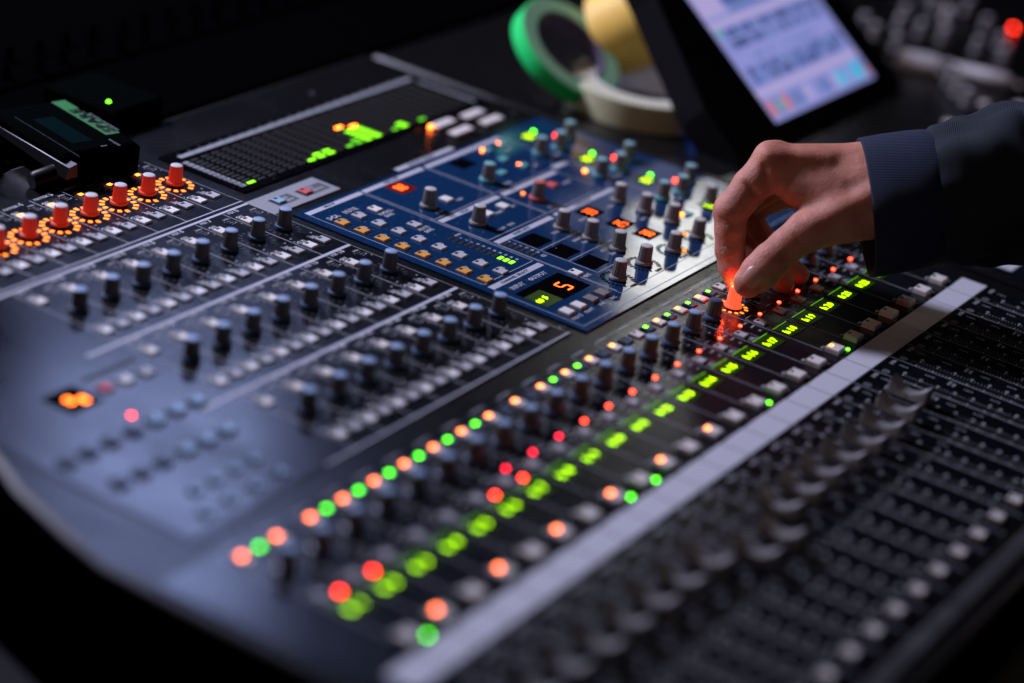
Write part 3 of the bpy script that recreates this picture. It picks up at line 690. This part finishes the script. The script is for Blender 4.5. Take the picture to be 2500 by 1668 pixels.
# ================================================================== tape rolls
def roll(name, label, ro, ri, wd, mo, mf, M, core='core_paper'):
    e = empty(name, label, 'tape roll', group='tape rolls beside the monitor'); e.matrix_world = Matrix.Translation([c * MM for c in M[0]]) @ M[1].to_4x4()
    m = MB(); n = 72
    m.lathe([(ri + 2.2, 0), (ro - .8, 0), (ro, .8), (ro, wd - .8), (ro - .8, wd), (ri + 2.2, wd)], n, cap=False)
    me = m; fcount = n
    me.m = ([1] * n) + ([0] * (3 * n)) + ([1] * n)
    m.obj('tape_winding', [mo, mf], e, True, 35)
    m = MB(); m.lathe([(ri + 2.2, .3), (ri, .3), (ri, wd - .3), (ri + 2.2, wd - .3)], n, cap=False); m.obj('cardboard_core', core, e, True, 35)
    return e
roll('tape_roll', 'cream masking tape roll lying flat in front of the monitor', 60, 40, 22, 'tape_cream', 'tape_cream_face', ((803, 276, -2), Matrix.Identity(3)))
def zto(v):
    v = Vector(v).normalized(); return v.to_track_quat('Z', 'Y').to_matrix()
roll('tape_roll', 'yellow tape roll standing on its edge behind the cream roll', 37, 25, 44, 'tape_yellow', 'core_dark', ((842, 334, 33), zto(CAM @ Vector((.78, .36, .45)))), 'core_dark')
cn = Matrix(CAM) @ Vector((.58, .52, .62))
roll('tape_roll', 'bright green tape roll leaning at the left of the other rolls', 47, 31, 15, 'tape_green', 'tape_green_face', ((775, 340, 26), zto(cn)), 'core_dark')

# ================================================================== touch screen monitor
mo = empty('touch_monitor', 'black touch screen monitor tilted back beside the tape rolls with a mixing program open', 'monitor')
t = R(37.5)
MX = Matrix.Translation((.835, .177, .012)) @ Matrix.Rotation(t, 4, 'X') @ Matrix.Scale(1.05, 4)
mo.matrix_world = MX
m = MB(); m.prism([(-80, -18), (212, -18), (212, 190), (-18, 190), (-38, 124), (-76, 30)], -24, -1.5); m.obj('monitor_case', 'plastic_black', mo)
m = MB()
m.prism([(-80, -18), (-2, -18), (-2, 190), (-18, 190), (-38, 124), (-76, 30)], -1.5, 1.2)
for x0, x1, y0, y1 in ( (180, 212, -18, 190), (-2, 180, -18, -2), (-2, 180, 136, 190)): m.box(x0, x1, y0, y1, -1.5, 1.2)
m.obj('bezel', 'plastic_black', mo)
def screen_mat(name, c, s):
    return mat(name, tuple(v * .2 for v in c), .25, emit=c, strength=s * .8)
screen_mat('scr_lav', (.33, .35, .80), .95); screen_mat('scr_blue', (.06, .14, .45), .8); screen_mat('scr_mid', (.18, .26, .62), .9); screen_mat('scr_pink', (.52, .45, .82), .95)
screen_mat('scr_cyan', (.06, .55, .85), 1.0); screen_mat('scr_red', (.7, .25, .35), .9); screen_mat('scr_teal', (.2, .55, .6), .8); screen_mat('scr_navy', (.025, .07, .25), .8)
m = MB(); m.box(-2, 180, -2, 136, -1.4, -.6); scr = m.obj('screen', 'scr_lav', mo)
SN = ['scr_lav', 'scr_blue', 'scr_mid', 'scr_pink', 'scr_cyan', 'scr_red', 'scr_teal', 'scr_navy']
m = MB(); rr = random.Random(3)
m.rect(44, 176, 98, 134, -.55, 1); m.rect(46, 150, 90, 97, -.55, 2); m.rect(4, 40, 92, 134, -.55, 3)
m.rect(2, 178, 82, 88, -.55, 3)
for i in range(20):
    x = 12 + i * 8.1
    for j, y in enumerate((72, 62, 50, 38, 30)):
        mi = rr.choice([1, 2, 2, 7]) if j in (0, 1, 3, 4) else rr.choice([2, 0])
        m.rect(x, x + 6.4, y, y + (7.5 if j != 2 else 4), -.5, mi)
m.rect(1, 178, 20, 27, -.52, 3)
for i in range(14):
    m.rect(4 + i * 12.4, 4 + i * 12.4 + 10.6, 3, 16, -.5, rr.choice([2, 0, 2, 3, 5 if i < 3 else 0]))
m.rect(152, 170, 2.5, 17, -.45, 4); m.rect(172, 178.5, 2.5, 10, -.45, 5); m.rect(124, 138, 3, 15, -.45, 4); m.rect(20, 28, 5, 14, -.45, 6); m.rect(6, 14, 74, 82, -.45, 6)
m.obj('program_window', SN, scr)
m = MB(); m.box(40, 110, 120, 175, -90, -24); m.obj('monitor_stand', 'plastic_black', mo)
led(con, 784, 215, 'led_blue', 3.4, 2)

# ================================================================== plain white rod in two thicknesses on the far section
rod = empty('white_rod', 'thick white two-part pen lying on the far right section of the console', 'rod', (1118, 182, 4))
rod.rotation_euler = (0, 0, math.atan2(-78, 30))
m = MB(); m.lathe([(4, 24), (7, 26), (7, 62), (6, 84), (3, 88)], 24, M=Matrix.Rotation(R(90), 4, 'Y')); m.obj('rod_body', 'rod_white', rod, True, 40)
m = MB(); m.lathe([(7, -12), (9.5, -8), (9.5, 20), (8, 24)], 24, M=Matrix.Rotation(R(90), 4, 'Y')); m.obj('rod_end', 'rod_white', rod, True, 40)

# ================================================================== the person
# hand frame: origin at the foot of the held knob; a runs along the arm, b up, c out of the hand's thumb side
HF = Matrix.Translation((.507, .042, 0)) @ CAM.to_4x4()
def smin(a, b, k):
    h = np.clip(.5 + .5 * (b - a) / k, 0, 1); return b * (1 - h) + a * h - k * h * (1 - h)
def rcone(P, a, b, ra, rb):
    a = np.array(a, np.float32); b = np.array(b, np.float32); ab = b - a
    h = np.clip(((P - a) @ ab) / (ab @ ab), 0, 1); q = P - a - h[..., None] * ab
    return np.sqrt((q * q).sum(-1)) - (ra + (rb - ra) * h)
def surface_nets(D, org, st):
    s = D < 0; nx, ny, nz = D.shape
    idx = -np.ones((nx - 1, ny - 1, nz - 1), np.int64)
    c = np.stack([s[i:nx - 1 + i, j:ny - 1 + j, k:nz - 1 + k] for i in (0, 1) for j in (0, 1) for k in (0, 1)], -1)
    act = c.any(-1) & ~c.all(-1); cells = np.argwhere(act); idx[act] = np.arange(len(cells))
    acc = np.zeros((len(cells), 3)); cnt = np.zeros(len(cells)); cr = np.array([(i, j, k) for i in (0, 1) for j in (0, 1) for k in (0, 1)])
    for a_ in range(8):
        for b_ in range(a_ + 1, 8):
            if abs(cr[a_] - cr[b_]).sum() != 1: continue
            pa = cells + cr[a_]; pb = cells + cr[b_]
            da = D[tuple(pa.T)]; db = D[tuple(pb.T)]; mk = (da < 0) != (db < 0)
            tt = np.where(mk, da / np.where(da == db, 1, da - db), 0)
            acc[mk] += (pa + (pb - pa) * tt[:, None])[mk]; cnt[mk] += 1
    V = acc / cnt[:, None] * st + org
    F = []
    for ax in range(3):
        o1, o2_ = [(1, 2), (2, 0), (0, 1)][ax]
        sl = [slice(0, n_ - 1) for n_ in D.shape]; sl2 = list(sl); sl2[ax] = slice(1, D.shape[ax])
        sa, sb = s[tuple(slice(1, n_ - 1) if i != ax else slice(0, n_ - 1) for i, n_ in enumerate(D.shape))], s[tuple(slice(1, n_ - 1) if i != ax else slice(1, n_) for i, n_ in enumerate(D.shape))]
        e = np.argwhere(sa != sb); flip = sa[sa != sb]
        base = e.copy()
        for i in range(3):
            if i != ax: base[:, i] += 1
        u = np.zeros(3, int); v = np.zeros(3, int); u[o1] = 1; v[o2_] = 1
        q = np.stack([idx[tuple((base - u - v).T)], idx[tuple((base - v).T)], idx[tuple(base.T)], idx[tuple((base - u).T)]], 1)
        q[~flip] = q[~flip][:, ::-1]; F.append(q)
    return V, np.concatenate(F)
def sdf_mesh(name, fn, lo, hi, st, matn, smooth_it=3):
    ax = [np.arange(l, h, st, dtype=np.float32) for l, h in zip(lo, hi)]
    D = np.empty([len(a_) for a_ in ax], np.float32)
    for i0 in range(0, len(ax[0]), 24):
        P = np.stack(np.meshgrid(ax[0][i0:i0 + 24], ax[1], ax[2], indexing='ij'), -1); D[i0:i0 + 24] = fn(P)
    V, F = surface_nets(D, np.array(lo), st)
    ed = np.concatenate([F[:, [0, 1]], F[:, [1, 2]], F[:, [2, 3]], F[:, [3, 0]]])
    for _ in range(smooth_it):
        A = np.zeros_like(V); C = np.zeros(len(V))
        for k_ in range(3): A[:, k_] = np.bincount(ed[:, 0], V[ed[:, 1], k_], len(V)) + np.bincount(ed[:, 1], V[ed[:, 0], k_], len(V))
        C = np.bincount(ed[:, 0], minlength=len(V)) + np.bincount(ed[:, 1], minlength=len(V)); V = .5 * V + .5 * A / C[:, None]
    me = bpy.data.meshes.new(name); me.vertices.add(len(V)); me.vertices.foreach_set('co', (V * MM).astype(np.float32).ravel())
    me.loops.add(F.size); me.loops.foreach_set('vertex_index', F.astype(np.int32).ravel())
    me.polygons.add(len(F)); me.polygons.foreach_set('loop_start', np.arange(0, F.size, 4, dtype=np.int32)); me.polygons.foreach_set('loop_total', np.full(len(F), 4, np.int32))
    me.polygons.foreach_set('use_smooth', np.ones(len(F), bool)); me.materials.append(MATS[matn]); me.update(calc_edges=True); me.validate(); return me

def hand(P):
    def chain(pts, rs):
        d = None
        for (a_, b_, ra, rb) in zip(pts, pts[1:], rs, rs[1:]):
            e = rcone(P, a_, b_, ra, rb); d = e if d is None else smin(d, e, 2.0)
        return d
    idx = chain([(26, 92, -3), (12, 78, -2.5), (-1, 61.5, -2), (-1.4, 50, -3), (-1.2, 37, -5), (.5, 26, -6), (3.5, 15.5, -6.5)], [13.6, 12.0, 11.2, 9.9, 9.6, 9.0, 7.6])
    mid = chain([(30, 93, -24), (1, 65, -27), (4, 43, -28), (14, 34, -24)], [13, 10.6, 9.4, 8])
    rng = chain([(37, 88, -43), (7, 67, -48), (22, 38, -46), (36.5, 17, -38)], [12.5, 10, 9, 7.8])
    lit_ = chain([(44, 80, -58), (14, 65, -66), (34, 36, -64), (49, 23, -54)], [11.5, 8.8, 8, 6.8])
    thb = chain([(90, 62, 4), (68, 56.5, 8), (46, 48.5, 12), (33, 39, 14), (22.5, 29.5, 15.5), (15.5, 22.0, 15.5), (8.6, 15.6, 15)], [18.5, 15.5, 13.4, 11.4, 11.6, 12.0, 9.8])
    palm = smin(smin(rcone(P, (27, 92, -3), (95, 88, -10), 13.4, 18.5), rcone(P, (31, 92, -24), (95, 84, -22), 13, 19), 4), smin(rcone(P, (38, 87, -42), (95, 78, -32), 12.5, 18), rcone(P, (45, 79, -56), (95, 70, -36), 11.5, 17), 4), 5)
    web = smin(rcone(P, (30, 82, 0), (62, 66, 6), 8.5, 14), rcone(P, (44, 78, 0), (90, 76, 2), 13, 17), 6)
    fore = rcone(P, (90, 78, -12), (150, 78, -12), 27, 28)
    d = smin(palm, web, 7); d = smin(d, thb, 6.5); d = smin(d, fore, 8)
    f = np.minimum(np.minimum(idx, mid), np.minimum(rng, lit_)); f = smin(idx, mid, 1.2); f = np.minimum(f, rng); f = np.minimum(f, lit_)
    d = smin(d, f, 5)
    # keep the thumb tip and the fingertips apart
    # tendons, knuckle and wrinkles
    d = smin(d, rcone(P, (23, 99, 0), (29, 100, -2), 6.8, 6.0), 6)
    d = smin(d, rcone(P, (88, 72, 18), (52, 53, 20), 4.5, 4), 9)
    def crease(a_, b_, r, k):
        nonlocal d; e = rcone(P, a_, b_, r, r); d = -smin(-d, e, k)
    crease((6, 80.5, 9), (13, 73, 8.6), .8, 2.6); crease((13, 73, 9.0), (20, 68, 9.2), .9, 3.6); crease((20, 69, 9.4), (22, 78, 10.2), .8, 4.5); crease((22, 78, 10.2), (19, 90, 10.6), .4, 5.0)
    d = smin(d, rcone(P, (22, 97, 7), (60, 95, 6), 3.2, 2.4), 7)
    crease((-12, 58, 4), (-1, 55.0, 8.9), .25, 1.6); crease((-12, 55.6, 4), (0, 52, 8.4), .2, 1.2)
    crease((-11.5, 39.5, 1), (0, 38.6, 5.2), .22, 1.2); crease((-11, 36.6, 1), (0, 35.6, 4.9), .2, 1.0)
    for dx in (-1.5, .6, 2.6, 4.6, 7.0): crease((15.5 + dx, 38.0 + dx * .8, 22.5), (28.5 + dx * .9, 27 + dx * .75, 24.0), .18 if dx != 2.6 else .3, 1.1)
    crease((32, 50, 24), (44, 37, 25.0), .25, 2)
    d = d + .05 * np.sin(P[..., 0] * .55 + 1.3 * np.sin(P[..., 1] * .31)) * np.sin(P[..., 1] * .43 + P[..., 2] * .37)
    return d
hm = sdf_mesh('hand', hand, (-22, 0, -84), (150, 125, 40), .95, 'skin')
per = put('person', hm, None, M=HF)
tag(per, 'hand of a person in a navy sweatshirt pinching the glowing red knob', 'person')
# thumb nail
m = MB(); nu, nv = 14, 12; vs = []
ax = Vector((-.66, -.74, -.10)).normalized(); nz = Vector((-.10, .10, .99)); nz = (nz - nz.dot(ax) * ax).normalized(); sx = nz.cross(ax)
ct = Vector((12.0, 18.6, 16.3))
for i in range(nu + 1):
    for j in range(nv + 1):
        u = i / nu * 2 - 1; v = j / nv * 2 - 1
        wu = 6.6 * u; hv = 6.0 * math.sqrt(max(0, 1 - max(0, abs(u)) ** (5 if u > 0 else 3.2) * .78)) * v
        ang = hv / 10.6
        rr_ = 12.15 - .8 * u * u - .9 * u
        edge_ = max(abs(u), abs(v)); rr_ -= .7 * edge_ ** 5
        p = ct + ax * wu + nz * (rr_ * math.cos(ang) - .15) + sx * (rr_ * math.sin(ang)); vs.append(tuple(p))
m.add(vs, [(i * (nv + 1) + j, (i + 1) * (nv + 1) + j, (i + 1) * (nv + 1) + j + 1, i * (nv + 1) + j + 1) for i in range(nu) for j in range(nv)])
m.obj('thumb_nail', 'nail', per, True)
# cuff and sleeve, lofted with thickness
def tube(name, secs, matn, n=96, rib=0, folds=0, parent=None, label=None, seed=1):
    rs = random.Random(seed); ph = [rs.uniform(0, 6.28) for _ in range(8)]
    vs = []
    for (a_, b_, c_, rb, rc, tilt, amp) in secs:
        for i in range(n):
            t_ = 2 * math.pi * i / n
            k_ = 1 + amp * (.030 * math.sin(3 * t_ + ph[0] + a_ * .03) + .022 * math.sin(5 * t_ + ph[1] - a_ * .05) + .014 * math.sin(9 * t_ + ph[2] + a_ * .09))
            r_ = 1 + (rib / 40 if rib and i % 2 else 0)
            if folds:
                g_ = math.exp(-max(0, a_ - 131) / 26)
                k_ += folds * (g_ * .035 * math.sin(7 * t_ + ph[3]) * math.cos(4 * t_ + ph[4]) + .020 * math.sin(a_ * .16 + 2.2 * math.sin(t_ + ph[5]) + ph[6]) * (1 - g_) + .012 * math.sin(a_ * .31 + 3 * t_))
            bb = rb * math.sin(t_) * k_ * r_; cc = rc * math.cos(t_) * k_ * r_
            vs.append((a_ + tilt * bb, b_ + bb, c_ + cc))
    m_ = MB(); S = len(secs)
    m_.add(vs, [(j * n + i, j * n + (i + 1) % n, (j + 1) * n + (i + 1) % n, (j + 1) * n + i) for j in range(S - 1) for i in range(n)])
    return m_.obj(name, matn, parent, True, label=label)
cs = []
for (a_, b_, c_, rb, rc) in ((100, 64, -10, 38, 29), (90, 64, -10, 41, 31), (86.5, 63.8, -10, 43.6, 33.2), (86, 63.8, -10, 44.8, 34.4), (87.5, 63.8, -10, 45.2, 35), (100, 66, -10, 45.2, 35.4), (115, 69, -10, 44.8, 35.6), (126, 71, -10, 44.2, 35.4), (130, 72, -10, 43.2, 34.6), (132, 72.2, -10, 42.6, 34)):
    cs.append((a_, b_, c_, rb, rc, -.10, .35))
tube('sleeve_cuff', cs, 'cuff_rib', 144, 0, parent=per, label='ribbed navy cuff')
ss = []
for i in range(80):
    a_ = 130 + i * 3.25; q_ = i / 79
    b_ = 72.5 + 10 * min(1, q_ * 5) + 6 * q_; rb = 43.2 + 6.5 * min(1, q_ * 5) ** .7 + 6 * q_
    if i == 0: rb = 42.8
    if i == 1: rb += .8
    ss.append((a_, b_, -10 - 6 * q_, rb + 1.0 * math.sin(i * .45) * min(1, i / 6), 35 + 8 * min(1, q_ * 4) ** .6 * .6 + 5 * q_, -.10, .5 + 1.5 * min(1, i / 8)))
tube('sweatshirt_sleeve', ss, 'sweat_cloth', 160, folds=1, parent=per, label='dark navy sweatshirt sleeve', seed=4)
# added point lamps at the touched knob, boosting its red glow on the fingers
pl = bpy.data.lights.new('knob_glow_extra', 'POINT'); pl.energy = .045; pl.color = (1, .06, .015); pl.shadow_soft_size = .002
pl2 = bpy.data.lights.new('knob_glow_extra_low', 'POINT'); pl2.energy = .0008; pl2.color = (1, .06, .015); pl2.shadow_soft_size = .003
po2 = bpy.data.objects.new('knob_glow_extra_low', pl2); po2.location = HF @ Vector((4 * MM, 5.5 * MM, 8.5 * MM)); col.objects.link(po2)
po = bpy.data.objects.new('knob_glow_extra', pl); po.location = (HF @ Vector((-.5 * MM, 13.5 * MM, 3.2 * MM))); col.objects.link(po)

for o in bpy.data.objects:
    if o.name.split('.')[0] in ('lettering', 'panel_lines', 'scale_numbers', 'program_window', 'label_field'): o['kind'] = 'stuff'
